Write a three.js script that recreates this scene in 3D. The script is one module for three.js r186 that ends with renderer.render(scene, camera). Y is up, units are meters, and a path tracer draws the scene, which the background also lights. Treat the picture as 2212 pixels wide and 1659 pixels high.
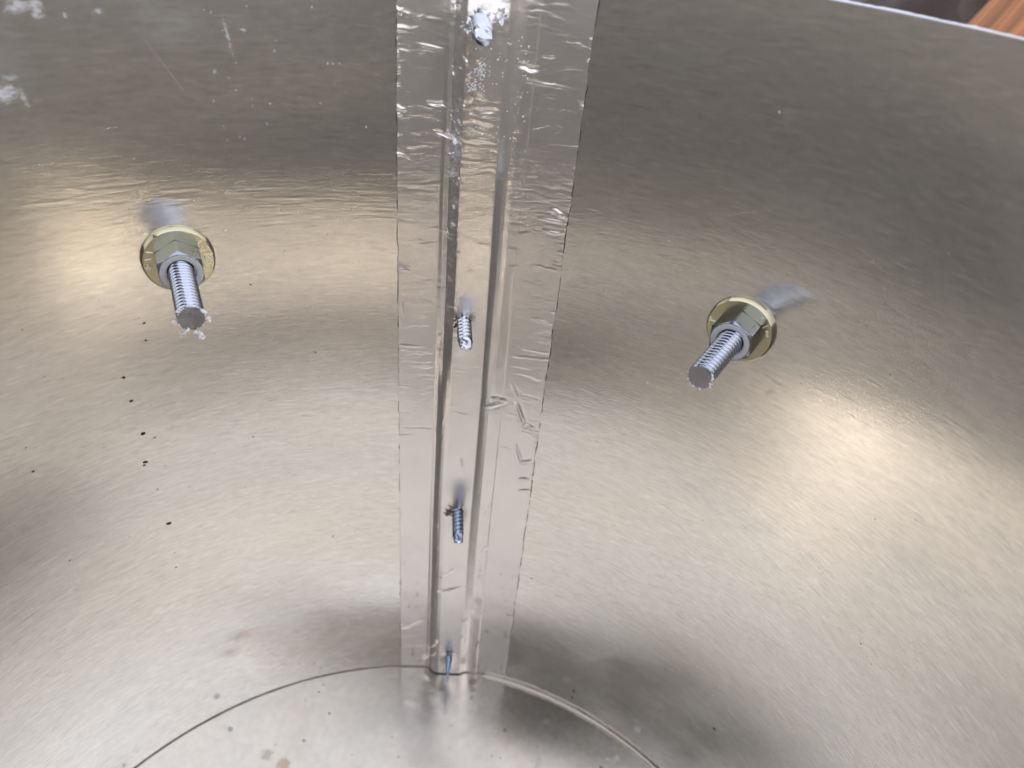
import * as THREE from 'three';
import { mergeGeometries, mergeVertices, toCreasedNormals } from 'three/addons/utils/BufferGeometryUtils.js';
import { MarchingCubes } from 'three/addons/objects/MarchingCubes.js';
import { FontLoader } from 'three/addons/loaders/FontLoader.js';
import { TextGeometry } from 'three/addons/geometries/TextGeometry.js';

// ---------------------------------------------------------------- camera, sky, sun, exposure
const scene = new THREE.Scene();
const camera = new THREE.PerspectiveCamera(2 * Math.atan(829.5 / 1628) * 180 / Math.PI, 4 / 3, 0.005, 300);
camera.rotation.order = 'YXZ';
camera.position.set(0.02499, 0.4051, 0.06786);
camera.rotation.set(-0.6419, 0.033, 0.1052);
camera.focus = 0.275;
camera.userData.fStop = 11;
scene.add(camera);

{ // bright, slightly hazy summer sky
  const w = 256, h = 128, d = new Float32Array(w * h * 4), s = 1.0;
  for (let j = 0; j < h; j++) for (let i = 0; i < w; i++) {
    const el = (j + 0.5) / h * Math.PI - Math.PI / 2, k = Math.pow(1 - Math.max(0, Math.sin(el)), 4), o = (j * w + i) * 4;
    d[o] = s * (0.80 + 0.1 * k); d[o + 1] = s * (0.82 + 0.07 * k); d[o + 2] = s * (0.91 + 0.01 * k); d[o + 3] = 1;
  }
  const sky = new THREE.DataTexture(d, w, h, THREE.RGBAFormat, THREE.FloatType);
  sky.mapping = THREE.EquirectangularReflectionMapping; sky.magFilter = THREE.LinearFilter; sky.needsUpdate = true;
  scene.background = sky; scene.environment = sky;
}
const SUN_AZ = -54 * Math.PI / 180, SUN_EL = 29.5 * Math.PI / 180;
const sun = new THREE.DirectionalLight(0xfff9f0, 2.0);
sun.position.set(Math.sin(SUN_AZ) * Math.cos(SUN_EL), Math.sin(SUN_EL), -Math.cos(SUN_AZ) * Math.cos(SUN_EL)).multiplyScalar(6);
sun.castShadow = true; sun.shadow.radius = 4; // thin haze softens the sun's disc sun.shadow.mapSize.set(2048, 2048);
Object.assign(sun.shadow.camera, { left: -1.5, right: 1.5, top: 1.5, bottom: -1.5, near: 0.1, far: 15 });
scene.add(sun, sun.target);

const renderer = new THREE.WebGLRenderer({ antialias: true });
renderer.toneMapping = THREE.LinearToneMapping;
renderer.toneMappingExposure = 1.55;
renderer.shadowMap.enabled = true;

// ---------------------------------------------------------------- helpers
const R = 0.1863, H = 0.3736, D2R = Math.PI / 180;
let seed = 12345;
const rnd = () => { seed = (seed + 0x6D2B79F5) | 0; let t = Math.imul(seed ^ (seed >>> 15), 1 | seed); t = (t + Math.imul(t ^ (t >>> 7), 61 | t)) ^ t; return ((t ^ (t >>> 14)) >>> 0) / 4294967296; };
const rr = (a, b) => a + (b - a) * rnd();
const hash = (x, y, z) => { let h = Math.imul(x, 374761393) ^ Math.imul(y, 668265263) ^ Math.imul(z, 2147483647 - 1013904223); h = Math.imul(h ^ (h >>> 13), 1274126177); return ((h ^ (h >>> 16)) >>> 0) / 4294967296; };
const sm = (t) => t * t * (3 - 2 * t), lerp = (a, b, t) => a + (b - a) * t, clamp = (x, a = 0, b = 1) => Math.min(b, Math.max(a, x));
const step = (a, b, x) => sm(clamp((x - a) / (b - a)));
function vnoise(x, y, z = 0) {
  const X = Math.floor(x), Y = Math.floor(y), Z = Math.floor(z), u = sm(x - X), v = sm(y - Y), w = sm(z - Z), c = (i, j, k) => hash(X + i, Y + j, Z + k);
  return lerp(lerp(lerp(c(0, 0, 0), c(1, 0, 0), u), lerp(c(0, 1, 0), c(1, 1, 0), u), v), lerp(lerp(c(0, 0, 1), c(1, 0, 1), u), lerp(c(0, 1, 1), c(1, 1, 1), u), v), w) * 2 - 1;
}
const fbm = (x, y, z = 0, n = 4) => { let s = 0, a = 0.5; for (let i = 0; i < n; i++) { s += a * vnoise(x, y, z + i * 17.3); x *= 2.03; y *= 2.03; z *= 2.03; a *= 0.5; } return s; };
const used = {};
const numbered = (n) => { const k = used[n] = (used[n] ?? -1) + 1; return k ? `${n}_${String(k).padStart(3, '0')}` : n; };
function tag(o, label, category, group) { o.userData.label = label; if (category) o.userData.category = category; if (group) o.userData.group = group; return o; }
function thing(name, label, category, group) { const g = new THREE.Group(); g.name = numbered(name); scene.add(g); return tag(g, label, category, group); }
function part(name, geo, material, parent) {
  const m = new THREE.Mesh(geo, material); m.name = parent === scene ? numbered(name) : name; m.castShadow = m.receiveShadow = true; parent.add(m); return m;
}
function grid(nu, nv, f, closeU = false) { // f(u, v) -> [x, y, z, (tu, tv)]
  const p = [], uv = [], ix = [];
  for (let j = 0; j <= nv; j++) for (let i = 0; i <= nu; i++) { const q = f(i / nu, j / nv); p.push(q[0], q[1], q[2]); uv.push(q[3] ?? i / nu, q[4] ?? j / nv); }
  for (let j = 0; j < nv; j++) for (let i = 0; i < nu; i++) { const a = j * (nu + 1) + i, b = a + 1, c = a + nu + 1, e = c + 1; ix.push(a, b, e, a, e, c); }
  const g = new THREE.BufferGeometry();
  g.setAttribute('position', new THREE.Float32BufferAttribute(p, 3)); g.setAttribute('uv', new THREE.Float32BufferAttribute(uv, 2)); g.setIndex(ix);
  g.computeVertexNormals();
  if (closeU) { const n = g.attributes.normal; for (let j = 0; j <= nv; j++) { const a = j * (nu + 1), b = a + nu, v = new THREE.Vector3(n.getX(a) + n.getX(b), n.getY(a) + n.getY(b), n.getZ(a) + n.getZ(b)).normalize(); n.setXYZ(a, v.x, v.y, v.z); n.setXYZ(b, v.x, v.y, v.z); } }
  return g;
}
function texture(w, h, fill, srgb = false) {
  const d = new Uint8Array(w * h * 4);
  for (let j = 0; j < h; j++) for (let i = 0; i < w; i++) { const c = fill(i, j), o = (j * w + i) * 4; d[o] = clamp(c[0], 0, 255); d[o + 1] = clamp(c[1], 0, 255); d[o + 2] = clamp(c[2], 0, 255); d[o + 3] = 255; }
  const t = new THREE.DataTexture(d, w, h, THREE.RGBAFormat); t.magFilter = t.minFilter = THREE.LinearFilter; if (srgb) t.colorSpace = THREE.SRGBColorSpace; t.needsUpdate = true; return t;
}
// a field of fine strokes that run along x: the drawn grain of rolled sheet metal
function strokes(w, h, n, len, wid, amp, tilt, field = new Float32Array(w * h), where = () => 1) {
  for (let k = 0; k < n; k++) {
    const cx = rnd() * w, cy = rnd() * h, m = where(cx / w, cy / h); if (rnd() > m) continue;
    const L = rr(len[0], len[1]), s = rr(wid[0], wid[1]), a = amp * rr(0.3, 1) * (rnd() < 0.5 ? -1 : 1), sl = rr(-tilt, tilt), bend = rr(-1, 1) * tilt / L;
    for (let x = Math.max(0, Math.ceil(cx - L)); x <= Math.min(w - 1, cx + L); x++) {
      const t = (x - cx) / L, win = (1 - t * t) ** 2, yc = cy + (x - cx) * sl + bend * (x - cx) ** 2;
      for (let y = Math.max(0, Math.ceil(yc - 2.5 * s)); y <= Math.min(h - 1, yc + 2.5 * s); y++) field[y * w + x] += a * win * Math.exp(-(((y - yc) / s) ** 2));
    }
  }
  return field;
}
const rgb = (r, g, b) => new THREE.Color().setRGB(r, g, b);
const onWall = (deg, y, r = R) => new THREE.Vector3(Math.sin(deg * D2R) * r, y, -Math.cos(deg * D2R) * r);
const flat = (deg, y, d0, y0, g, w) => { const t = (deg - d0) * D2R * R; return g * t * Math.exp(-((t / w) ** 2) - (((y - y0) / 0.11) ** 2)); }; // the sheet is pulled out of round at the bolts
const dent = (deg, y) => 0.0002 * fbm(deg / 26 + 5, y / 0.13, 3, 2) + 0.00008 * fbm(deg / 60, y / 0.03, 9, 2) * (1 - 0.6 * step(0.1, 0.25, y)) + 0.00005 * fbm(deg / 7, y / 0.12, 19, 2) + flat(deg, y, -33.2, 0.2738, -0.048, 0.07) + flat(deg, y, 30.5, 0.2705, 0.025, 0.06);

// ---------------------------------------------------------------- drum: textures and materials
// the wall's maps cover the half turn that faces the camera (x: -90 to 90 degrees, y: floor to rim) and mirror round the back
const MIR = (t) => { t.wrapS = t.wrapT = THREE.MirroredRepeatWrapping; return t; };
const degOf = (u) => u * 180 - 90;
const smears = [ // degrees, mm up, half sizes in mm, angle, strength: chalky white rubs left on the metal
  [-41.4, 354, 3.6, 1.8, 0.3, 0.8], [-40.2, 353, 1.6, 2.6, 0, 0.8], [-44.4, 332, 3.2, 2.6, 0.1, 1], [-42.9, 330, 0.8, 2.6, 0.2, 0.6], [-43.5, 336, 2.2, 0.8, 0, 0.5],
  [-29.5, 348, 8, 5, 0.5, 0.12], [-31.5, 351, 6, 5, 0.4, 0.08], [-25.3, 346, 0.6, 4.5, 0.12, 0.6], [-23.8, 347, 1, 0.6, 0, 0.6], [-35.7, 352, 1, 0.8, 0, 0.6], [-38.2, 351, 0.5, 0.8, 0, 0.6],
  [-26.9, 335, 0.6, 0.8, 0, 0.5], [-28, 282.6, 1.1, 0.8, 0, 0.8], [-44.6, 343, 8, 12, 0.2, 0.1], [28.7, 342, 1.5, 10, 0.1, 0.03],
];
for (let k = 0; k < 120; k++) smears.push([rr(-55, 62), rr(30, 368), rr(0.18, 0.42), rr(0.18, 0.42), 0, rr(0.4, 0.9)]);
for (let k = 0; k < 50; k++) { const a = rr(-27.5, -14); smears.push([a, rr(250, 366), rr(0.15, 0.35), rr(0.2, 0.6), 0, rr(0.4, 0.9)]); }
const W0 = 2048, H0 = 2048, rub = new Float32Array(W0 * H0), dirt = new Float32Array(W0 * H0);
const splat = (f, deg, mm, a, b, ang, s, rag) => {
  const cx = (deg + 90) / 180 * W0, cy = mm / 373.6 * H0, mmx = 585.3 / W0, mmy = 373.6 / H0, rx = Math.ceil(Math.max(a, b) * 2 / mmx), ry = Math.ceil(Math.max(a, b) * 2 / mmy), c = Math.cos(ang), n = Math.sin(ang);
  for (let y = Math.max(0, Math.floor(cy - ry)); y <= Math.min(H0 - 1, cy + ry); y++) for (let x = Math.max(0, Math.floor(cx - rx)); x <= Math.min(W0 - 1, cx + rx); x++) {
    const dx = (x - cx) * mmx, dy = (y - cy) * mmy, u = (dx * c + dy * n) / a, v = (dy * c - dx * n) / b, d = Math.hypot(u, v) + rag * fbm(x * 0.25, y * 0.25, deg, 3);
    f[y * W0 + x] = Math.max(f[y * W0 + x], s * (1 - step(0.1, 1.4, d)));
  }
};
for (const q of smears) splat(rub, ...q, 0.9);
for (let k = 0; k < 34; k++) { // handling scratches, straight and faint, some of them dark
  let x = (rr(-60, 70) + 90) / 180 * W0, y = rr(10, 368) / 373.6 * H0; const a = rr(0, 3.14), L = rr(30, 190), f = rnd() < 0.6 ? rub : dirt, q = rr(0.12, 0.38), bend = rr(-0.002, 0.002);
  for (let t = 0; t < L; t += 0.5) { const b = a + bend * t, X = Math.round(x), Y = Math.round(y); if (X >= 0 && Y >= 0 && X < W0 && Y < H0) f[Y * W0 + X] = Math.max(f[Y * W0 + X], q * (1 - (t / L) ** 2)); x += 0.5 * Math.cos(b); y += 0.78 * Math.sin(b); }
}
splat(dirt, 35.6, 251, 2.2, 1.5, 0.6, 0.3, 1); splat(dirt, -40.7, 15.5, 1.6, 2.2, 0.2, 0.25, 0.8);
for (const [y, s] of [[318, 0.5], [314, 0.35], [322, 0.3], [309, 0.4], [305, 0.3]]) splat(dirt, -26.7 + rr(-0.2, 0.2), y, 0.4, 1, 0, s, 0.9);
for (let k = 0; k < 520; k++) splat(dirt, rr(-70, 75), rr(2, 300), rr(0.3, 0.9), rr(0.18, 0.35), rr(-0.1, 0.1), rr(0.15, 0.5), 0.5);
const WB = 2048, wallField = strokes(WB, WB, 80000, [4, 14], [0.9, 1.6], 0.9, 0.025);
const grainAt = (i, j) => clamp(wallField[j * WB + i], -1.5, 1.5);
const wallColor = MIR(texture(W0, H0, (i, j) => {
  const x = i / W0 * 585, y = j / H0 * 374, n = fbm(x / 40, y / 14, 1, 4), n2 = fbm(x / 5, y / 1.6, 7, 3), n3 = fbm(x / 1.2, y / 0.8, 21, 2), m = 1 + 0.04 * n + 0.06 * n2 + 0.05 * n3 + 0.1 * grainAt(i, j), warm = 0.02 * fbm(x / 60, y / 30, 31, 3);
  const q = rub[j * W0 + i], d = dirt[j * W0 + i], c = [0.858 * m + warm, 0.832 * m, 0.786 * m - warm];
  return [0, 1, 2].map((k) => 255 * Math.pow(clamp(lerp(lerp(c[k], [0.86, 0.88, 0.95][k], q), [0.28, 0.22, 0.15][k], d)), 1 / 2.2));
}, true));
const wallRough = MIR(texture(W0, H0, (i, j) => {
  const x = i / W0 * 585, y = j / H0 * 374, q = rub[j * W0 + i], d = dirt[j * W0 + i];
  return [255, 255 * clamp(0.5 * (1 + 0.22 * fbm(x / 30, y / 12, 4, 4) + 0.15 * fbm(x / 3, y / 1.5, 14, 3)) + 0.5 * q + 0.3 * d), 255 * (1 - 0.85 * q - 0.6 * d)];
}));
strokes(WB, WB, 9000, [12, 40], [1.8, 3.4], 1.8, 0.03, wallField, (u, v) => { const a = degOf(u); return v > 0.62 && a < -8 && a > -62 ? step(0.62, 0.8, v) : 0.06; }); // rippled sheet, upper left
strokes(WB, WB, 30000, [6, 18], [0.9, 1.6], 1.6, 0.015, wallField, (u, v) => { const a = degOf(u); return a > 8 ? 1 - 0.9 * step(0, 0.28, Math.abs(v - 0.6)) : 0.2 + 0.3 * step(0.35, 0.6, v); });
const wallBump = MIR(texture(WB, WB, (i, j) => { const v = 128 + 36 * wallField[j * WB + i] + 10 * fbm(i / 60, j / 30, 2, 3); return [v, v, v]; }));
const wallMetal = new THREE.MeshPhysicalMaterial({ name: 'rolled sheet metal', color: rgb(1, 1, 1), map: wallColor, metalness: 0.905, metalnessMap: wallRough, roughness: 0.25, roughnessMap: wallRough, bumpMap: wallBump, bumpScale: 0.000034, anisotropy: 0.82, anisotropyRotation: 0, side: THREE.DoubleSide });
const cutEdge = new THREE.MeshStandardMaterial({ name: 'bare cut edge', color: rgb(0.66, 0.68, 0.76), metalness: 0.9, roughness: 0.45, side: THREE.DoubleSide });

// ---------------------------------------------------------------- drum
const drum = thing('metal_drum', 'open sheet metal drum of shiny rolled steel, seen from inside, with a foil taped seam', 'metal drum');
const wall = part('wall', (() => {
  const U = (a) => (a + 90) / 180;
  const inner = grid(720, 70, (u, v) => { const a = 180 - u * 360, y = v * H, r = R + dent(a, y), p = onWall(a, y, r); return [p.x, p.y, p.z, U(a), v]; });
  const outer = grid(360, 4, (u, v) => { const a = u * 360 - 180, y = -0.002 + v * (H + 0.0015), p = onWall(a, y, R + 0.0016); return [p.x, p.y, p.z, U(a), v]; });
  return mergeGeometries([inner, outer]);
})(), wallMetal, drum);
part('rim', grid(720, 6, (u, v) => { // sheared top edge, slightly nicked
  const a = u * 360 - 180, t = v * Math.PI, nick = 0.00012 * vnoise(a * 2.3, 1) + 0.0001 * vnoise(a * 0.4, 5), r0 = R + 0.0007 + dent(a, H), p = onWall(a, H - 0.0002 + (0.0006 + nick) * Math.sin(t), r0 - 0.00075 * Math.cos(t)); return [p.x, p.y, p.z, u, v];
}), cutEdge, drum);

const FS = 1024; // floor maps: 0.4 m square
const floorMarks = [[-113.6, -133.2, 1.4, [0.34, 0.38, 0.46], 0.6], [-79.4, -118.6, 3.4, [0.66, 0.44, 0.24], 0.45], [33.8, -153.4, 1.3, [0.1, 0.09, 0.08], 0.6], [12, -180, 2.4, [0.12, 0.06, 0.04], 0.6], [12.5, -175, 1.9, [0.16, 0.08, 0.06], 0.4], [13, -170, 1.5, [0.2, 0.12, 0.1], 0.3], [-73, -132.5, 1, [0.1, 0.08, 0.06], 0.5], [56.7, -161.6, 2.2, [0.2, 0.18, 0.16], 0.3], [96, -146, 2, [0.8, 0.8, 0.8], 0.5], [88, -140, 1.2, [0.05, 0.05, 0.06], 0.8], [-90, -122, 3, [0.3, 0.25, 0.2], 0.3]];
for (let k = 0; k < 240; k++) { const a = rr(0, 6.28), r = Math.sqrt(rnd()) * 182, w = rnd() < 0.4; floorMarks.push([Math.sin(a) * r, -Math.cos(a) * r, rr(0.25, 0.8), w ? [0.9, 0.88, 0.86] : [0.12, 0.1, 0.09], rr(0.3, 0.8)]); }
const fMark = new Float32Array(FS * FS), fTint = new Float32Array(FS * FS * 3);
for (const [mx, mz, r, c, s] of floorMarks) {
  const cx = (mx + 200) / 400 * FS, cy = (200 - mz) / 400 * FS, k = Math.ceil(r * 2.2 / 400 * FS) + 1;
  for (let y = Math.floor(cy - k); y <= cy + k; y++) for (let x = Math.floor(cx - k); x <= cx + k; x++) {
    if (x < 0 || y < 0 || x >= FS || y >= FS) continue;
    const d = Math.hypot(x - cx, y - cy) / (r / 400 * FS) + 0.8 * fbm(x * 0.35, y * 0.35, mx, 2), q = s * (1 - step(0.5, 1.3, d)), o = y * FS + x;
    if (q > fMark[o]) { fMark[o] = q; fTint.set(c, o * 3); }
  }
}
for (let y = 0; y < FS; y++) for (let x = 0; x < FS; x++) { // pale rubbed streak
  const mx = x / FS * 400 - 200, mz = 200 - y / FS * 400, d = Math.hypot((mx - 53.5 + (mz + 140) * 0.05) / 2.2, (mz + 132) / 15) + 0.5 * fbm(x * 0.2, y * 0.2, 8, 3), q = 0.32 * (1 - step(0.3, 1.1, d)), o = y * FS + x;
  if (q > fMark[o]) { fMark[o] = q; fTint.set([0.8, 0.84, 0.9], o * 3); }
}
const floorColor = texture(FS, FS, (i, j) => {
  const n = 1 + 0.05 * fbm(i / 90, j / 90, 2, 4) + 0.07 * fbm(i / 7, j / 7, 5, 3) + 0.04 * fbm(i / 1.7, j / 1.7, 15, 1), o = j * FS + i, q = fMark[o], w = 0.02 * fbm(i / 60, j / 60, 41, 3);
  return [0, 1, 2].map((k) => 255 * Math.pow(clamp(lerp([0.82 + w, 0.785, 0.73 - w][k] * n, fTint[o * 3 + k], q)), 1 / 2.2));
}, true);
const floorRough = texture(FS, FS, (i, j) => { const q = fMark[j * FS + i]; return [255, 255 * clamp(0.55 * (1 + 0.25 * fbm(i / 40, j / 40, 3, 4) + 0.2 * fbm(i / 4, j / 4, 6, 2)) + 0.3 * q), 255 * (1 - 0.9 * q)]; });
const floorBump = texture(FS, FS, (i, j) => { const v = 128 + 60 * fbm(i / 3, j / 3, 4, 2) + 60 * fbm(i / 60, j / 60, 4, 3); return [v, v, v]; });
const floorMetal = new THREE.MeshPhysicalMaterial({ name: 'dull floor plate', map: floorColor, metalness: 0.9, metalnessMap: floorRough, roughness: 0.33, anisotropy: 0.85, anisotropyRotation: 0, roughnessMap: floorRough, bumpMap: floorBump, bumpScale: 0.000012, side: THREE.DoubleSide });
part('floor_plate', grid(180, 40, (u, v) => {
  const a = 180 - u * 360, r = Math.max(v, 0.001) * (R - 0.0007), x = Math.sin(a * D2R) * r, z = -Math.cos(a * D2R) * r, y = 0.00022 * fbm(x / 0.09, z / 0.09, 4, 2) * (1 - v ** 4);
  return [x, y, z, (x * 1000 + 200) / 400, (200 - z * 1000) / 400];
}), floorMetal, drum);
const arcTube = (a0, a1, r, y, rad, n = 90, wob = 0) => grid(8, n, (u, v) => {
  const a = lerp(a0, a1, v), t = -u * 6.2832, q = rad(v), w = wob * vnoise(a * 1.7, 3), p = onWall(a, y + q * Math.sin(t) + w, r + dent(a, y) - w - q * Math.cos(t)); return [p.x, p.y, p.z];
}, true);
part('floor_flange', arcTube(5.2, 58, R - 0.0011, 0.0008, (v) => 0.001 * (1 - v) ** 0.6 * step(0, 0.02, v) + 0.0002, 160, 0.00016), new THREE.MeshStandardMaterial({ name: 'bright folded edge', color: rgb(0.93, 0.9, 0.85), metalness: 0.1, roughness: 0.5 }), drum);
part('floor_joint', arcTube(-75, 3, R - 0.0004, 0.0001, (v) => 0.00015 + 0.00006 * vnoise(v * 60, 3), 300, 0.00008), new THREE.MeshStandardMaterial({ name: 'brown grime', color: rgb(0.28, 0.19, 0.11), roughness: 0.9 }), drum);

// burnt specks stuck to the wall: degrees, mm up, size in mm
const sootMat = new THREE.MeshStandardMaterial({ name: 'soot', color: rgb(0.012, 0.01, 0.009), roughness: 0.85 });
for (const [a, y, s] of [[-48.9, 259.1, 0.7], [-37.9, 250.5, 1.2], [-38.2, 243.4, 1.1], [-41.3, 230, 1.7], [-41.2, 218.9, 1.7], [-40.9, 202.5, 2.2], [-39.8, 199, 1], [-52.4, 214.6, 0.8], [-52.6, 203.7, 1.2], [-41.5, 188.4, 2.4], [-41.7, 187, 1.4], [-41, 172.6, 0.8], [-40.8, 151.9, 2.5], [-28.6, 187.8, 0.8], [-19.8, 227.7, 0.8], [-26.3, 260.4, 0.9], [-19.6, 117.1, 1.1], [-41.1, 133.3, 0.8], [-41.4, 124.4, 1.1], [-52.6, 155.4, 0.9], [11.5, 96.4, 1.4], [22, 16.7, 1.9], [22, 10.1, 2], [45, 67.1, 2], [55.5, 179.3, 0.7]]) {
  const g = new THREE.IcosahedronGeometry(1, 2), p = g.attributes.position;
  for (let k = 0; k < p.count; k++) { const v = new THREE.Vector3().fromBufferAttribute(p, k), q = 1 + 0.7 * fbm(v.x * 1.6 + a, v.y * 1.6 + y, v.z, 3); p.setXYZ(k, v.x * q * s * 0.00041 * rr(0.98, 1.02), v.y * q * s * 0.00029, v.z * 0.00016); }
  g.computeVertexNormals();
  const m = part('soot_speck', g, sootMat, wall); m.position.copy(onWall(a, y / 1000, R + dent(a, y / 1000))); m.lookAt(0, y / 1000, 0); m.rotateZ(rr(-0.4, 0.4));
}

// ---------------------------------------------------------------- foil tape over the raised lap seam
const S0 = -31.2, S1 = 30.6; // mm along the wall
const prof = [[-31.2, 0.1], [-16, 0.12], [-14.6, 0.55], [-13.6, 0.35], [-12.9, 0.2], [-9.4, 3.6], [-8.8, 4.0], [3.9, 2.75], [4.2, 2.6], [5.2, 1.75], [6.4, 0.95], [7.8, 0.52], [9.6, 0.34], [13.1, 0.34], [13.5, 0.14], [30.6, 0.1]];
const prof2 = [[-31.2, 0.1], [-16.4, 0.12], [-15.4, 0.5], [-14.8, 0.42], [-13.6, 1.7], [-12.2, 3.0], [-10.8, 3.7], [-8.8, 4.0], ...prof.slice(7)];
const profile = (s, prof) => { for (let k = 1; k < prof.length; k++) if (s <= prof[k][0]) { const [a, h] = prof[k - 1], [b, g] = prof[k]; return lerp(h, g, (s - a) / (b - a)); } return 0.1; };
const screwSpots = [[-4.4, 353.4, 7.5], [-5.3, 245.8, 3], [-3.4, 138.8, 3], [-3.4, 18, 2.2]]; // mm along, mm up, reach of the pushed-out foil
// creases: s0, y0, s1, y1 (mm), height, half width
const creases = [[-31.4, 349.5, -24.1, 349.5, .22, .9], [-31.4, 344.4, -24.8, 343.7, -.25, .8], [-30.9, 354.5, -26.3, 354.1, .2, .8], [-24.8, 345.5, -16, 344.4, .16, .5], [-20.8, 327.9, -14.7, 327.5, -.3, .6], [-18.3, 318.6, -11.2, 316.4, -.3, .6], [-31.2, 325.4, -27.7, 324.7, .4, .6], [-31.2, 310, -26.9, 309, .3, .5], [-31, 297.7, -27.7, 297.9, -.4, .4], [-4.6, 327.9, 2.4, 327.8, -.25, .8], [-4.4, 323, .4, 322.3, -.25, .9], [-4.1, 318.7, 2.3, 317.8, .2, .6], [24.1, 295.2, 29.7, 294, .4, .9], [20.3, 291.5, 29.4, 291.4, .25, .6], [22.5, 286.9, 29.4, 287.1, .25, .6], [10, 337.7, 26.7, 336.8, .12, .6], [8, 342.4, 14.9, 341.6, -.3, .9], [-30.3, 265.3, -25.9, 264.3, .3, .5], [-30, 250, -29.1, 242.6, .4, .5], [-29.9, 230.3, -20.1, 229.3, .22, .5], [22.1, 249.3, 30.5, 249.1, .3, .5], [16.3, 230.3, 31.7, 231.7, .2, .5], [8.3, 207, 14.4, 206.3, .4, .8], [-6.5, 199.5, -1.3, 197.7, .15, .5], [16.6, 216.2, 20.4, 207.1, .3, .6], [19.4, 206.9, 24, 195.2, .5, .8], [23.5, 195.6, 27.8, 194.7, .5, .7], [21.6, 182.4, 24.6, 173.5, .35, .7], [24.6, 173.5, 28.7, 175.3, .45, .6], [24.4, 163.3, 28.8, 164, .3, .5], [25.2, 155.4, 29.9, 157.5, .35, .5], [-29.9, 67.3, -21.2, 64.8, -.35, .5], [-30, 39.7, -19.7, 43.9, .4, .5], [-11.5, 75.5, 2, 81, .4, .8], [-9.4, 89.1, -2.3, 95.8, .3, .7], [-15.4, 20.5, -10.4, 32.3, .5, .8], [-17.9, 8.8, -11.4, 20.1, .5, .8], [-14.6, 108.3, -11.2, 110.5, .25, .5], [22.4, 76, 28.4, 79.5, -.15, .5], [6.6, 201.6, 14.4, 205.8, .5, .9], [-2.2, 173.1, -1.3, 167.5, -.25, .6], [9.7, 136.1, 12.7, 143.2, .3, .6], [10.2, 109.3, 14.2, 113.9, .3, .6]];
for (let k = 0; k < 85; k++) { const left = rnd() < 0.5, y = left ? (rnd() < 0.5 ? rr(300, 368) : rr(0, 1) ** 0.75 * 365) : rr(150, 365), L = rr(0.6, 2.6) * (rnd() < 0.3 ? 2.4 : 1), s = left ? -31 : 30.4; creases.push([s, y, s + (left ? L : -L), y + rr(-0.6, 0.6), rr(0.05, 0.18) * (rnd() < 0.5 ? 1 : -1), rr(0.25, 0.5)]); }
for (let k = 0; k < 230; k++) { const s = rr(-29, 28), y = rr(200, 368), L = rr(2, 8); if (s > -13 && s < 5 && rnd() < 0.6) continue; creases.push([s, y, s + L, y + rr(-1, 1), rr(0.02, 0.07) * (rnd() < 0.5 ? 1 : -1), rr(0.3, 0.7)]); }
for (let k = 0; k < 50; k++) { const s = rr(-13.2, -10), y = rr(235, 368); creases.push([s, y, s + rr(0.4, 2.6), y + rr(-3, 3), rr(0.2, 0.6) * (rnd() < 0.5 ? 1 : -1), rr(0.4, 0.9)]); } // crumpled gutter
for (let k = 0; k < 46; k++) { // longer wandering wrinkles that join up
  const left = rnd() < 0.5; let s = left ? rr(-31, -27) : rr(14, 24), y = rr(rnd() < 0.6 ? 180 : 20, 366); const h = rr(0.03, 0.1) * (rnd() < 0.5 ? 1 : -1), w = rr(0.3, 0.6), n = 2 + Math.floor(rnd() * 4);
  for (let m = 0; m < n; m++) { const s2 = Math.min(s + rr(1.5, 3.6), left ? -16.5 : 30.5), y2 = y + rr(-0.5, 0.5); creases.push([s, y, s2, y2, h * rr(0.6, 1.2), w]); s = s2 - 0.2; y = y2; }
}
for (let k = 0; k < 26; k++) { const s = rr(-15.2, -12), y = rr(4, 240); creases.push([s, y, s + rr(-0.4, 1.4), y + rr(-9, 9), rr(0.12, 0.35), rr(0.3, 0.5)]); }
const NS = 250, NY = 1150, hgt = new Float32Array((NS + 1) * (NY + 1)), dS = (S1 - S0) / NS, dY = 372.2 / NY;
for (let j = 0; j <= NY; j++) for (let i = 0; i <= NS; i++) {
  const s = S0 + i * dS, y = 1.2 + j * dY, fade = 1 - step(60, 10, y) * 0;
  const sw = s + 0.5 * fbm(y / 60, 3, 1, 2); let h = lerp(profile(sw, prof2), profile(sw, prof), step(190, 250, y));
  h += 0.035 * fbm(s / 7, y / 2.2, 3, 3) * (0.35 + 0.65 * step(190, 300, y)) + 0.05 * fbm(s / 12, y / 18, 13, 2);
  if (s > -13.6 && s < -8.4) h += 0.5 * step(225, 290, y) * fbm(s / 1.6, y / 3.2, 23, 3) * (1 - Math.abs(s + 11) / 2.6);
  if (s > 4.6 && s < 13) h += 0.12 * fbm(s / 4, y / 9, 33, 2);
  for (const [ss, sy, rad] of screwSpots) { const d = Math.hypot((s - ss) * 0.8, (y - sy) * (y < sy ? 0.25 : 1)) / rad; if (d < 3) h += Math.min(rad, 5.5) * 0.34 * Math.exp(-d * d * 0.9) * (1 + 0.1 * fbm(s * 0.5, y * 0.5, 43, 2)); }
  hgt[j * (NS + 1) + i] = h * fade;
}
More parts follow.
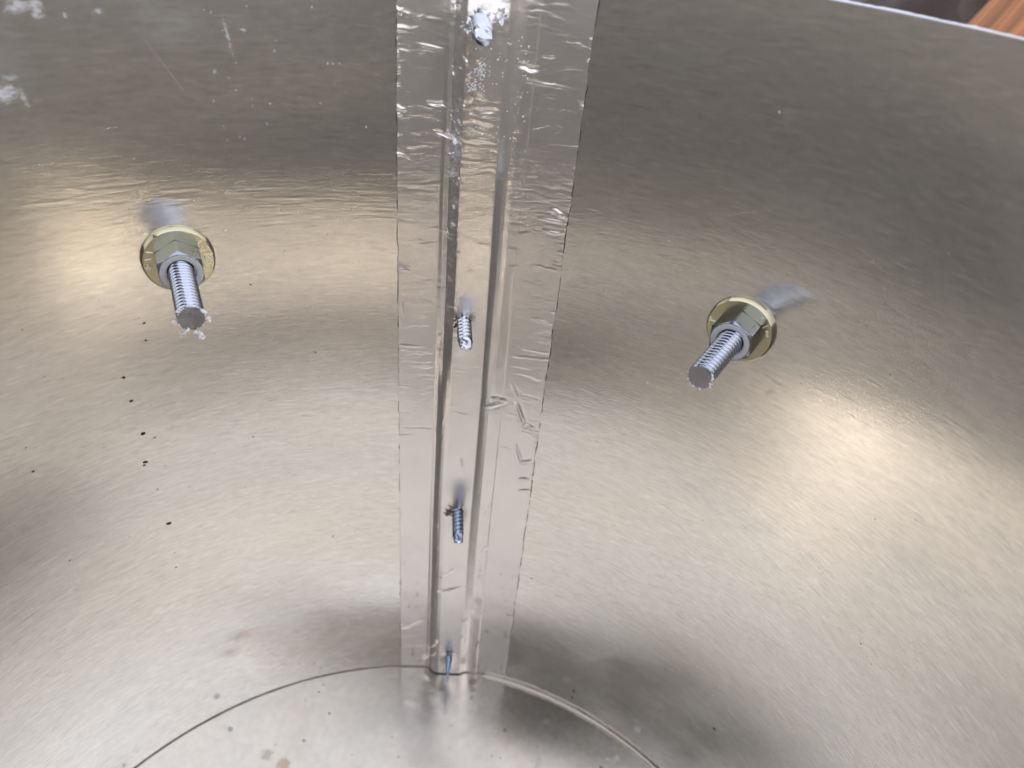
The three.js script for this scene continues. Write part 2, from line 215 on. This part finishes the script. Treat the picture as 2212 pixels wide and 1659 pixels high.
for (const [a, b, c, e, h, w] of creases) {
  const i0 = Math.max(0, Math.floor((Math.min(a, c) - 3 * w - S0) / dS)), i1 = Math.min(NS, Math.ceil((Math.max(a, c) + 3 * w - S0) / dS)), j0 = Math.max(0, Math.floor((Math.min(b, e) - 4 * w - 1.2) / dY)), j1 = Math.min(NY, Math.ceil((Math.max(b, e) + 4 * w - 1.2) / dY)), L2 = (c - a) ** 2 + (e - b) ** 2;
  for (let j = j0; j <= j1; j++) for (let i = i0; i <= i1; i++) {
    const s = S0 + i * dS, y = 1.2 + j * dY, t = clamp(((s - a) * (c - a) + (y - b) * (e - b)) / L2), wv = 0.35 * vnoise(s * 0.5 + a, b), d = Math.hypot(s - a - t * (c - a), y - b - t * (e - b) + wv) / w, end = a < -29 || a > 29 ? (1 - t) ** 0.7 : Math.sin(Math.PI * clamp(t * 0.9 + 0.05)) ** 0.6;
    const x = Math.abs(d); hgt[j * (NS + 1) + i] += 0.75 * h * end * (Math.exp(-x * x) * 1.25 - 0.25 * Math.exp(-((x - 1.6) ** 2) * 2));
  }
}
const TW = 512, TH = 2048, tapeField = strokes(TW, TH, 16000, [6, 30], [1.2, 2.6], 1, 0.03, new Float32Array(TW * TH), (u, v) => (Math.abs(u - 0.47) < 0.17 ? 0.25 : 1) * (0.12 + 0.88 * step(0.35, 0.7, v)));
const tapeBump = texture(TW, TH, (i, j) => { const v = 128 + 34 * tapeField[j * TW + i]; return [v, v, v]; });
const tapeColor = texture(256, 1024, (i, j) => { const n = 1 + 0.05 * fbm(i / 30, j / 30, 2, 3) + 0.03 * fbm(i / 4, j / 2, 6, 2), stain = 0.5 * step(0.75, 1, vnoise(i / 9, j / 14, 77) + 0.25 * vnoise(i / 2, j / 2, 3)) * step(0.35, 0.2, j / 1024); return [0, 1, 2].map((k) => 255 * Math.pow(lerp([0.92, 0.89, 0.87][k] * n, [0.42, 0.34, 0.28][k], stain), 1 / 2.2)); }, true);
const foil = new THREE.MeshPhysicalMaterial({ name: 'aluminium foil', map: tapeColor, metalness: 0.89, roughness: 0.24, bumpMap: tapeBump, bumpScale: 0.00005, anisotropy: 0.6, anisotropyRotation: 0, side: THREE.DoubleSide });
const bareFoil = new THREE.MeshStandardMaterial({ name: 'torn foil', color: rgb(0.9, 0.9, 0.92), metalness: 1, roughness: 0.22, side: THREE.DoubleSide });
const tape = thing('foil_tape', 'wide creased aluminium foil tape running down over the raised wall seam', 'foil tape');
const tapePoint = (s, y, h) => { const a = s / 1000 / R / D2R; return onWall(a, y / 1000, R + dent(a, y / 1000) - h / 1000); };
part('tape_strip', grid(NS + 2, NY, (u, v) => {
  const c = Math.round(u * (NS + 2)), j = Math.round(v * NY), i = clamp(c - 1, 0, NS), edge = c === 0 || c === NS + 2, y = 1.2 + j * dY;
  const jag = i < 2 ? 0.22 * vnoise(y * 0.9, 1) + 0.15 * vnoise(y * 0.15, 2) : i > NS - 2 ? 0.16 * vnoise(y * 0.9, 6) + 0.25 * vnoise(y * 0.11, 7) : 0;
  const s = S0 + i * dS + jag, h = edge ? 0 : hgt[j * (NS + 1) + i], p = tapePoint(s, y, Math.max(h, 0.02)); return [p.x, p.y, p.z, i / NS, v];
}), foil, tape);
for (const e of [0, 1]) part('grime_shade_edge', grid(1, 900, (u, v) => { // dirt plus the edge gap's shadow, coloured in as one dark strip
  const y = 1.2 + v * 372, sEdge = e ? S1 + 0.16 * vnoise(y * 0.9, 6) + 0.25 * vnoise(y * 0.11, 7) : S0 + 0.22 * vnoise(y * 0.9, 1) + 0.15 * vnoise(y * 0.15, 2), w = (e ? 0.34 : 0.26) * clamp(0.75 + 0.9 * vnoise(y * 0.35, 11 + e) + 0.5 * vnoise(y * 1.3, 15 + e), 0.12, 1.5), p = tapePoint(sEdge + (e ? 1 : -1) * (u * w - 0.06), y, 0.06); return [p.x, p.y, p.z];
}), new THREE.MeshStandardMaterial({ name: 'edge grime and shade', color: rgb(0.05, 0.045, 0.04), roughness: 0.8, side: THREE.DoubleSide }), tape);
// crumpled, torn foil sticking out of the gutter and round each screw
function petals(s, y, h, n, len, spread, up = 0) {
  const out = [];
  for (let k = 0; k < n; k++) {
    const a = k / n * 6.283 + rr(-0.3, 0.3), L = len * rr(0.55, 1.25), w = L * rr(0.35, 0.6), twist = rr(-0.6, 0.6);
    out.push(grid(3, 4, (u, v) => {
      const q = (u - 0.5) * w * (1 - v * rr(0.6, 0.9)), rad = spread + L * v * 0.55 + rr(-0.1, 0.1) * L, z = h + L * v * 0.8 * (1 - 0.5 * v) + q * twist + rr(-0.08, 0.08) * L;
      const p = tapePoint(s + Math.cos(a) * rad - Math.sin(a) * q, y + Math.sin(a) * rad + Math.cos(a) * q + up * v, z); return [p.x, p.y, p.z];
    }));
  }
  return toCreasedNormals(mergeGeometries(out), 0.5);
}
const hAt = (s, y) => hgt[clamp(Math.round((y - 1.2) / dY), 0, NY) * (NS + 1) + clamp(Math.round((s - S0) / dS), 0, NS)];
const crinkle = mergeGeometries([petals(-5, 354.6, hAt(-5, 354.6) - 0.3, 11, 4.4, 2.4), petals(-8.6, 353, hAt(-8.6, 353), 6, 3, 0.6), petals(1.5, 357, hAt(1.5, 357), 6, 3.6, 0.8)]);
part('torn_collar', crinkle, bareFoil, tape);
const sooty = new THREE.MeshStandardMaterial({ name: 'blackened foil', color: rgb(0.16, 0.15, 0.16), metalness: 0.8, roughness: 0.35, side: THREE.DoubleSide });
part('torn_collar', petals(-5.3, 246, hAt(-5.3, 246) - 0.3, 10, 3.6, 2.4), sooty, tape);
part('torn_collar', mergeGeometries([petals(-3.4, 139, hAt(-3.4, 139) - 0.3, 9, 3.4, 2.2), petals(-7.2, 137.4, hAt(-7.2, 137.4), 7, 3.6, 0.4)]), sooty, tape);
part('torn_collar', petals(-3.4, 18.2, hAt(-3.4, 18.2) - 0.2, 6, 2.2, 1.6), sooty, tape);
for (const [s, y, n, L] of [[-11.6, 317, 4, 5.5], [-10.6, 311, 4, 4.5], [-12.4, 303.5, 5, 3], [-11, 302, 4, 2.6]]) part('torn_flap', petals(s, y, 0.8, n, L, 0.3, 2), bareFoil, tape);

// ---------------------------------------------------------------- fasteners
function threadGeo(r, depth, pitch, z0, z1, tip = 0, tipR = 0) { // helical ridge on a shank along +z
  const turns = (z1 - z0) / pitch, nv = Math.ceil(turns * 14);
  return grid(40, nv, (u, v) => {
    const z = lerp(z0, z1, v), a = u * 6.2832, ph = ((z / pitch - u) % 1 + 1) % 1, k = (0.5 + 0.5 * Math.cos(6.2832 * ph)) ** 1.6, taper = tip && z > z1 - tip ? lerp(1, tipR, (z - z1 + tip) / tip) : 1, q = (r - depth * k) * taper; return [Math.cos(a) * q, Math.sin(a) * q, z];
  }, true);
}
function lathe(pts, n = 72) { return grid(n, pts.length - 1, (u, v) => { const [r, z] = pts[Math.round(v * (pts.length - 1))], a = u * 6.28319; return [Math.cos(a) * r, Math.sin(a) * r, z]; }, true); }
const crease = (g, a = 0.5) => toCreasedNormals(g, a);
const zinc = new THREE.MeshStandardMaterial({ name: 'blue zinc plating', color: rgb(0.55, 0.6, 0.72), metalness: 1, roughness: 0.12 });
const faceWhite = new THREE.MeshStandardMaterial({ name: 'white face ring', color: rgb(0.62, 0.63, 0.66), roughness: 0.4 });
const stamped = new THREE.MeshStandardMaterial({ name: 'worn stamp', color: rgb(0.95, 0.92, 0.78), metalness: 0.7, roughness: 0.4 });
const zincNut = new THREE.MeshStandardMaterial({ name: 'bright zinc nut', color: rgb(0.42, 0.46, 0.54), metalness: 1, roughness: 0.15 });
const yellowZinc = new THREE.MeshPhysicalMaterial({ name: 'yellow zinc plating', color: rgb(0.66, 0.625, 0.45), metalness: 1, roughness: 0.2 });
const sawn = new THREE.MeshStandardMaterial({ name: 'sawn steel', color: rgb(0.4, 0.39, 0.43), metalness: 1, roughness: 0.35, bumpMap: texture(128, 128, (i, j) => { const v = 128 + 90 * fbm(i / 2.4, j / 9, 5, 2) + 40 * fbm(i / 3, j / 3, 9, 1); return [v, v, v]; }), bumpScale: 0.0005 });
const burr = new THREE.MeshStandardMaterial({ name: 'bright shavings', color: rgb(0.93, 0.93, 0.96), metalness: 0.25, roughness: 0.45 });
const nutGeo = (af, h, hole) => {
  const rc = af / 2 * 0.985, N = 120, f = (rings) => grid(N, rings.length - 1, (u, v) => { const a = -u * 6.28319, m = ((a + Math.PI / 6) % (Math.PI / 3) + Math.PI / 3) % (Math.PI / 3) - Math.PI / 6, rh = Math.min(af / 2 / Math.cos(m), af / 2 * 1.145), [r, z] = rings[Math.round(v * (rings.length - 1))](rh); return [Math.sin(a) * r, Math.cos(a) * r, z]; });
  const top = (rh) => h - Math.max(0, rh - rc) * 0.55, bot = (rh) => Math.max(0, rh - rc) * 0.4;
  return crease(mergeVertices(f([(q) => [rc, 0], (q) => [q, bot(q)], (q) => [q, top(q)], (q) => [Math.min(rc, q), h], () => [rc * 0.955, h], () => [rc * 0.955, h - 0.001], () => [hole, h - 0.001], () => [hole, h - 0.003]]), 1e-6), 0.45);
};
const font = await new FontLoader().loadAsync('fonts/droid/droid_sans_bold.typeface.json');
function chip(s) { const g = new THREE.IcosahedronGeometry(s, 0), p = g.attributes.position, o = new THREE.Vector3(rr(0, 99), rr(0, 99), rr(0, 99)), m = mergeVertices(g); for (let k = 0; k < p.count; k++) { const v = new THREE.Vector3().fromBufferAttribute(p, k), q = 1 + 0.9 * vnoise(v.x / s * 2 + o.x, v.y / s * 2 + o.y, v.z / s * 2 + o.z); p.setXYZ(k, v.x * q, v.y * q * 0.8, v.z * q); } g.computeVertexNormals(); return g; }
function bolt(deg, y, L, tiltX, tiltY, nutTurn, marks, chips, label, group) {
  const g = thing('bolt', label, 'bolt', group), rb = 0.0042;
  g.position.copy(onWall(deg, y, R + dent(deg, y))); g.lookAt(0, y, 0); g.rotateY(tiltY); g.rotateX(tiltX);
  const shank = part('threaded_shank', mergeGeometries([threadGeo(rb, 0.001, 0.002, -0.004, L)]), zinc, g);
  // sawn end with a ragged edge
  part('sawn_end', grid(40, 6, (u, v) => { const a = u * 6.2832, r = (1 - v) * (rb - 0.0001 - (v < 0.02 ? 0.0003 * Math.abs(vnoise(u * 30, 4)) : 0)); return [Math.cos(a) * r, Math.sin(a) * r, L + 0.00006 * vnoise(Math.cos(a) * r * 2000, Math.sin(a) * r * 900, 3), Math.cos(a) * r * 60, Math.sin(a) * r * 60]; }), sawn, g);
  const ed = []; for (let k = 0; k < chips[0]; k++) { const a = rnd() * 6.283, c = chip(rr(0.00015, 0.0005)); c.translate(Math.cos(a) * rb * rr(0.92, 1.06), Math.sin(a) * rb * rr(0.92, 1.06), L + rr(-0.0006, 0.0003)); ed.push(c); }
  part('ragged_burr', mergeGeometries(ed), burr, g);
  for (const [x, yy, s] of chips[1]) { const c = []; for (let k = 0; k < 4; k++) { const q = chip(s * rr(0.4, 0.8)); q.translate(rr(-0.6, 0.6) * s, rr(-0.6, 0.6) * s, rr(-0.5, 0.5) * s); c.push(q); } const m = part('metal_shaving', mergeGeometries(c), burr, g); m.position.set(x * rb, yy * rb, L + 0.0002); }
  // washer: thick plate with a groove round its edge, thinly rolled corners
  const t = 0.0024, ro = 0.0119, w = part('washer', crease(lathe([[0.0052, 0], [ro - 0.0004, 0], [ro - 0.0001, 0.0003], [ro, 0.0009], [ro - 0.0003, 0.0012], [ro, 0.0015], [ro - 0.0001, t - 0.0005], [ro - 0.0006, t], [0.0056, t], [0.0052, t - 0.0003], [0.0052, 0]], 96), 0.6), yellowZinc, g);
  for (const [ch, ang, size] of marks) {
    const m = ch === '/' ? new THREE.CapsuleGeometry(0.00022, size, 3, 6) : new TextGeometry(ch, { font, size, depth: 0.0005, curveSegments: 3, bevelEnabled: true, bevelThickness: 0.0001, bevelSize: 0.00008, bevelSegments: 1 });
    m.center(); const q = part('stamped_mark', m, stamped, w), a = ang * D2R, r = 0.0097; q.position.set(Math.sin(a) * r, Math.cos(a) * r, t + 0.00018); q.rotation.z = -a + (ch === '/' ? 0.25 : 0);
  }
  const ring = part('face_ring', lathe([[rb + 0.0005, t + 0.0072], [rb + 0.0005, t + 0.0086], [rb + 0.0008, t + 0.0089], [0.00655, t + 0.0089], [0.0067, t + 0.0087], [0.0067, t + 0.008]], 64), faceWhite, g);  // white ring added to keep the darker nut's front face bright
  const n = part('hex_nut', nutGeo(0.0141, 0.0088, rb + 0.0002), zincNut, g); n.position.z = t; n.rotation.z = nutTurn;
  return g;
}
// left: nut pointing up, crumbs of bright metal on the sawn end; right: cleaner cut
bolt(-33.2, 0.2738, 0.0405, 0.0, -0.058, Math.PI / 6, [['/', -62, 0.0018], ['/', -78, 0.0018], ['*', -97, 0.003], ['T', 71, 0.0024], ['8', 90, 0.0027], ['1', 108, 0.0024], ['/', 48, 0.0006], ['/', 57, 0.0006]], [26, [[-1.1, -0.15, 0.0007], [1.15, -0.3, 0.0009], [0.15, -1.15, 0.0012], [-0.4, -0.95, 0.0009], [0.45, -1.65, 0.0011], [1, 0.35, 0.0007], [-0.8, 0.75, 0.0006], [-0.75, -1.15, 0.0008]]],
  'zinc bolt with white metal crumbs on its sawn end, left of the foil tape', 'zinc bolts with nut and yellow washer through the wall');
bolt(30.5, 0.2705, 0.0372, 0.0, 0.035, Math.PI / 6 + 0.12, [['T', -88, 0.0024], ['/', 38, 0.0014], ['/', 56, 0.0018], ['~', 72, 0.003]], [16, [[0.85, 0.55, 0.0005], [0.9, -0.2, 0.0005]]],
  'zinc bolt with a clean grey sawn end, right of the foil tape', 'zinc bolts with nut and yellow washer through the wall');

const screwZinc = new THREE.MeshStandardMaterial({ name: 'blue zinc screw', color: rgb(0.66, 0.7, 0.8), metalness: 1, roughness: 0.16 });
function screw(s, y, L, r, tiltX, tiltY, kind, label, mat = screwZinc) {
  const g = thing('sheet_metal_screw', label, 'screw', 'screws driven through the taped seam'), a = s / 1000 / R / D2R;
  g.position.copy(onWall(a, y / 1000, R + dent(a, y / 1000))); g.lookAt(0, y / 1000, 0); g.rotateY(tiltY); g.rotateX(tiltX);
  if (kind === 'sharp') { part('thread', threadGeo(r, r * 0.32, 0.0017, -0.002, L, L * 0.62, 0.12), mat, g); const c = new THREE.ConeGeometry(r * 0.13, 0.002, 10); c.rotateX(Math.PI / 2); c.translate(0, 0, L + 0.001); part('point', c, mat, g); return g; }
  const dl = kind === 'short' ? 0.006 : 0.0048;
  part('thread', threadGeo(r, r * 0.42, 0.0024, -0.002, L - dl + 0.0006), mat, g);
  part('drill_tip', grid(36, 12, (u, v) => { // two flutes and a chisel edge
    const b = u * 6.2832, z = L - dl + v * dl, e = step(0.72, 1, v), fl = 1 - 0.42 * Math.exp(-(((Math.abs(Math.sin(b + 0.9 * v)) - 1) / 0.25) ** 2)) * step(0, 0.25, v), q = r * 0.86 * fl; return [Math.cos(b) * q * (1 - 0.15 * e), Math.sin(b) * q * (1 - 0.75 * e), z + (v > 0.9 ? 0.0002 * Math.cos(2 * b) : 0)];
  }, true), mat, g);
  part('tip_face', grid(24, 3, (u, v) => { const b = u * 6.2832, q = r * 0.86 * (1 - v); return [Math.cos(b) * q * 0.85, Math.sin(b) * q * 0.25, L + v * 0.0005]; }), mat, g);
  return g;
}
screw(-5.4, 354.4, 0.0255, 0.0032, 0.0, 0.15, 'short', 'stubby bright screw at the top of the seam in torn white foil');
screw(-5.3, 245.8, 0.0225, 0.0029, 0.0, 0.15, 'drill', 'fluted shiny screw level with the bolts, second from top on the seam');
screw(-3.4, 138.8, 0.0235, 0.0027, 0.0, 0.15, 'drill', 'dark screw with a black torn collar, third down the seam', new THREE.MeshStandardMaterial({ name: 'dark blue zinc screw', color: rgb(0.34, 0.4, 0.55), metalness: 1, roughness: 0.2 }));
screw(-3.4, 18, 0.0185, 0.0021, 0.0, 0.1, 'sharp', 'thin sharp pointed blue screw just above the drum floor', new THREE.MeshStandardMaterial({ name: 'blue screw', color: rgb(0.36, 0.48, 0.68), metalness: 1, roughness: 0.25 }));

{ // filings clinging to the foil below the top screw
  const list = [];
  for (let k = 0; k < 190; k++) {
    const t = rnd(), s = t < 0.45 ? -3.5 + rr(-1, 1) * rr(0, 4) : t < 0.62 ? -6.3 + rr(-1, 1) * 1.6 : rr(-7, 12), y = t < 0.45 ? 340 + rr(-1, 1) * rr(1, 6) : t < 0.62 ? 336.5 + rr(-1, 1) * 2.6 : rr(318, 352);
    const i = clamp(Math.round((s - S0) / dS), 0, NS), j = clamp(Math.round((y - 1.2) / dY), 0, NY), c = chip(rr(0.00012, 0.00032)), p = tapePoint(s, y, hgt[j * (NS + 1) + i] + 0.12); c.translate(p.x, p.y, p.z); list.push(c);
  }
  const f = part('metal_filings', mergeGeometries(list), burr, scene); f.userData.kind = 'stuff'; tag(f, 'bright metal filings scattered on the tape under the top screw', 'filings');
}

// ---------------------------------------------------------------- outside the drum
const groundMap = texture(512, 512, (i, j) => { const n = 1 + 0.25 * fbm(i / 60, j / 60, 2, 4) + 0.3 * fbm(i / 4, j / 4, 5, 3); return [0.44, 0.39, 0.36].map((c) => 255 * Math.pow(clamp(c * n), 1 / 2.2)); }, true);
groundMap.wrapS = groundMap.wrapT = THREE.RepeatWrapping; groundMap.repeat.set(40, 40);
const ground = part('ground', new THREE.CircleGeometry(60, 96).rotateX(-Math.PI / 2), new THREE.MeshStandardMaterial({ name: 'dusty ground', map: groundMap, roughness: 1 }), scene);
ground.position.y = -0.003; ground.userData.kind = 'structure'; tag(ground, 'pale dusty ground beyond the drum rim', 'ground');
{
  const g = mergeVertices(new THREE.IcosahedronGeometry(1, 24).deleteAttribute('normal').deleteAttribute('uv')), p = g.attributes.position, c = [];
  for (let k = 0; k < p.count; k++) { const v = new THREE.Vector3().fromBufferAttribute(p, k), q = 1 + 0.35 * fbm(v.x * 1.3 + 3, v.y * 1.3, v.z * 1.3, 5) + 0.06 * fbm(v.x * 9, v.y * 9, v.z * 9, 3); p.setXYZ(k, v.x * q * 0.24, v.y * q * 0.34, v.z * q * 0.22); const n = 0.07 * (1 + 0.8 * fbm(v.x * 5, v.y * 5, v.z * 5, 4)); c.push(n * 1.15, n, n * 0.98); }
  g.setAttribute('color', new THREE.Float32BufferAttribute(c, 3)); g.computeVertexNormals();
  const b = part('boulder', g, new THREE.MeshStandardMaterial({ name: 'dark stone', vertexColors: true, roughness: 0.95 }), scene); b.position.set(0.44, 0.22, -0.80); tag(b, 'dark brown rough boulder behind the drum rim', 'boulder');
}
{ // weathered stump, bark off, grain running down its flare
  const s = thing('tree_stump', 'reddish brown barkless tree stump with streaky grain, beyond the rim at the right', 'tree stump');
  const TB = 256, sf = strokes(512, TB, 2600, [20, 120], [1, 3], 1, 0.03), st = texture(512, TB, (i, j) => { const v = 0.13 * sf[j * 512 + i] + 0.2 * fbm(i / 60, j / 8, 3, 3); return [[0.1, 0.4], [0.04, 0.155], [0.014, 0.06]].map(([a, b]) => 255 * Math.pow(clamp(lerp(a, b, 0.3 + v)), 1 / 2.2)); }, true), sb = texture(512, TB, (i, j) => { const v = 128 + 50 * sf[j * 512 + i]; return [v, v, v]; });
  for (const t of [st, sb]) t.wrapS = t.wrapT = THREE.RepeatWrapping;
  const wood = new THREE.MeshStandardMaterial({ name: 'red brown wood', map: st, bumpMap: sb, bumpScale: 0.0015, roughness: 0.85, side: THREE.DoubleSide });
  part('trunk', grid(120, 60, (u, v) => { const a = -u * 6.2832, y = v * 0.46, r = 0.085 + 0.11 * Math.exp(-Math.max(0, y - 0.24) / 0.12) * 0.9 + 0.012 * fbm(Math.cos(a) * 2.2, Math.sin(a) * 2.2, v * 1.2, 3) + 0.002 * Math.cos(a * 9 + v); return [Math.cos(a) * r + v * 0.02, y - 0.003, Math.sin(a) * r, v * 1.0, u * 3]; }, true), wood, s);
  part('cut_top', grid(60, 8, (u, v) => { const a = -u * 6.2832, r = (1 - v) * 0.103; return [Math.cos(a) * r + 0.02, 0.457 + 0.004 * fbm(r * 60, a, 2, 2), Math.sin(a) * r, r * 5, u * 0.5]; }, true), wood, s);
  s.position.set(0.425, 0, -0.51);
}

// ---------------------------------------------------------------- the person leaning over: seen only as the dark blur that the metal mirrors beside the seam's foot
{
  const V = (x, y, z) => new THREE.Vector3(x, y, z);
  function blob(bones, k, lo, hi, cell) { // smooth union of tapered capsules, meshed
    const size = V().subVectors(hi, lo), half = Math.max(size.x, size.y, size.z) / 2, n = Math.ceil(half * 2 / cell), mid = V().addVectors(lo, hi).multiplyScalar(0.5), mc = new MarchingCubes(n, new THREE.MeshBasicMaterial(), false, false, 220000);
    mc.isolation = 0; const hs = n / 2, q = V();
    for (let z = 0; z < n; z++) for (let y = 0; y < n; y++) for (let x = 0; x < n; x++) {
      q.set((x - hs) / hs * half + mid.x, (y - hs) / hs * half + mid.y, (z - hs) / hs * half + mid.z);
      let d = 1;
      for (const [a, b, ra, rb] of bones) { const abx = b.x - a.x, aby = b.y - a.y, abz = b.z - a.z, t = clamp(((q.x - a.x) * abx + (q.y - a.y) * aby + (q.z - a.z) * abz) / (abx * abx + aby * aby + abz * abz)), e = Math.hypot(q.x - a.x - t * abx, q.y - a.y - t * aby, q.z - a.z - t * abz) - lerp(ra, rb, t), m = clamp(0.5 + 0.5 * (e - d) / k); d = lerp(e, d, m) - k * m * (1 - m); }
      mc.field[x + y * n + z * n * n] = -d;
    }
    mc.update();
    const g = new THREE.BufferGeometry(); g.setAttribute('position', new THREE.BufferAttribute(mc.positionArray.slice(0, mc.count * 3).map((c, i) => c * half + [mid.x, mid.y, mid.z][i % 3]), 3));
    const m = mergeVertices(g, 1e-5); m.computeVertexNormals(); return m;
  }
  const sh = V(-0.52, 0.84, 0.22), el = V(-0.375, 0.575, -0.01), wr = V(-0.055, 0.53, 0.155), nk = V(-0.50, 0.88, 0.33), hd = V(-0.37, 0.93, 0.23), hp = V(-0.80, 0.36, 0.62), sh2 = V(-0.76, 0.80, 0.22), el2 = V(-0.86, 0.56, 0.33), hn2 = V(-0.78, 0.36, 0.24), kn = V(-0.62, 0.08, 0.30), kn2 = V(-0.88, 0.36, 0.20), hp2 = V(-0.96, 0.34, 0.52), ft = V(-0.80, 0.05, 0.72), an2 = V(-0.92, 0.06, 0.26);
  const bones = [[V(-0.63, 0.78, 0.32), V(-0.70, 0.60, 0.46), 0.13, 0.14], [V(-0.70, 0.60, 0.46), V(-0.88, 0.36, 0.58), 0.14, 0.15], [V(-0.63, 0.80, 0.32), nk, 0.09, 0.06], [nk, V(-0.42, 0.91, 0.27), 0.06, 0.055], [hd, V(-0.385, 0.995, 0.25), 0.075, 0.09], [V(-0.63, 0.82, 0.30), sh, 0.08, 0.065], [sh, el, 0.08, 0.082], [el, wr, 0.096, 0.082], [V(-0.66, 0.80, 0.30), sh2, 0.08, 0.065], [sh2, el2, 0.06, 0.045], [el2, hn2, 0.045, 0.03], [hp, kn, 0.085, 0.062], [kn, ft, 0.06, 0.045], [hp2, kn2, 0.085, 0.062], [kn2, an2, 0.06, 0.045], [an2, V(-0.86, 0.045, 0.10), 0.045, 0.035], [ft, V(-0.83, 0.04, 0.84), 0.04, 0.035], [V(-0.315, 0.925, 0.17), V(-0.315, 0.91, 0.168), 0.016, 0.014]];
  const palm = V(0.025, 0.512, 0.182), hand = [[wr, palm, 0.036, 0.032], [V(0.020, 0.512, 0.157), V(0.030, 0.512, 0.202), 0.022, 0.022]];
  const fing = [[V(0.040, 0.512, 0.152), V(0.075, 0.500, 0.150), V(0.088, 0.474, 0.154)], [V(0.045, 0.514, 0.172), V(0.085, 0.500, 0.174), V(0.098, 0.470, 0.176)], [V(0.045, 0.514, 0.192), V(0.083, 0.498, 0.196), V(0.094, 0.470, 0.196)], [V(0.040, 0.510, 0.210), V(0.070, 0.494, 0.216), V(0.078, 0.472, 0.214)], [V(0.005, 0.504, 0.147), V(0.030, 0.490, 0.120), V(0.058, 0.478, 0.118)]];
  for (const [a, b, c] of fing) hand.push([a, b, 0.0105, 0.009], [b, c, 0.009, 0.0078]);
  const col = (g, f) => { const p = g.attributes.position, c = []; for (let k = 0; k < p.count; k++) c.push(...f(p.getX(k), p.getY(k), p.getZ(k))); g.setAttribute('color', new THREE.Float32BufferAttribute(c, 3)); return g; };
  const skin = [0.3, 0.22, 0.18], top = [0.025, 0.027, 0.032], jeans = [0.045, 0.06, 0.1];
  const body = col(blob(bones, 0.035, V(-1.15, 0, -0.12), V(0.09, 1.12, 0.95), 0.012), (x, y, z) => (y > 0.88 && Math.hypot(x + 0.38, z - 0.24) < 0.13 ? (y > 0.985 || z > 0.28 ? [0.03, 0.02, 0.015] : skin) : y > 0.42 ? top : y < 0.08 ? [0.03, 0.03, 0.03] : jeans));
  const hands = col(blob(hand, 0.008, V(-0.09, 0.43, 0.07), V(0.12, 0.6, 0.25), 0.004), (x, y) => (x < -0.008 ? top : skin));
  const person = part('person', mergeGeometries([body, hands]), new THREE.MeshStandardMaterial({ name: 'clothes and skin', vertexColors: true, roughness: 0.85 }), scene);
  tag(person, 'person in dark clothes kneeling by the drum and reaching an arm over it', 'person');
}

renderer.render(scene, camera);
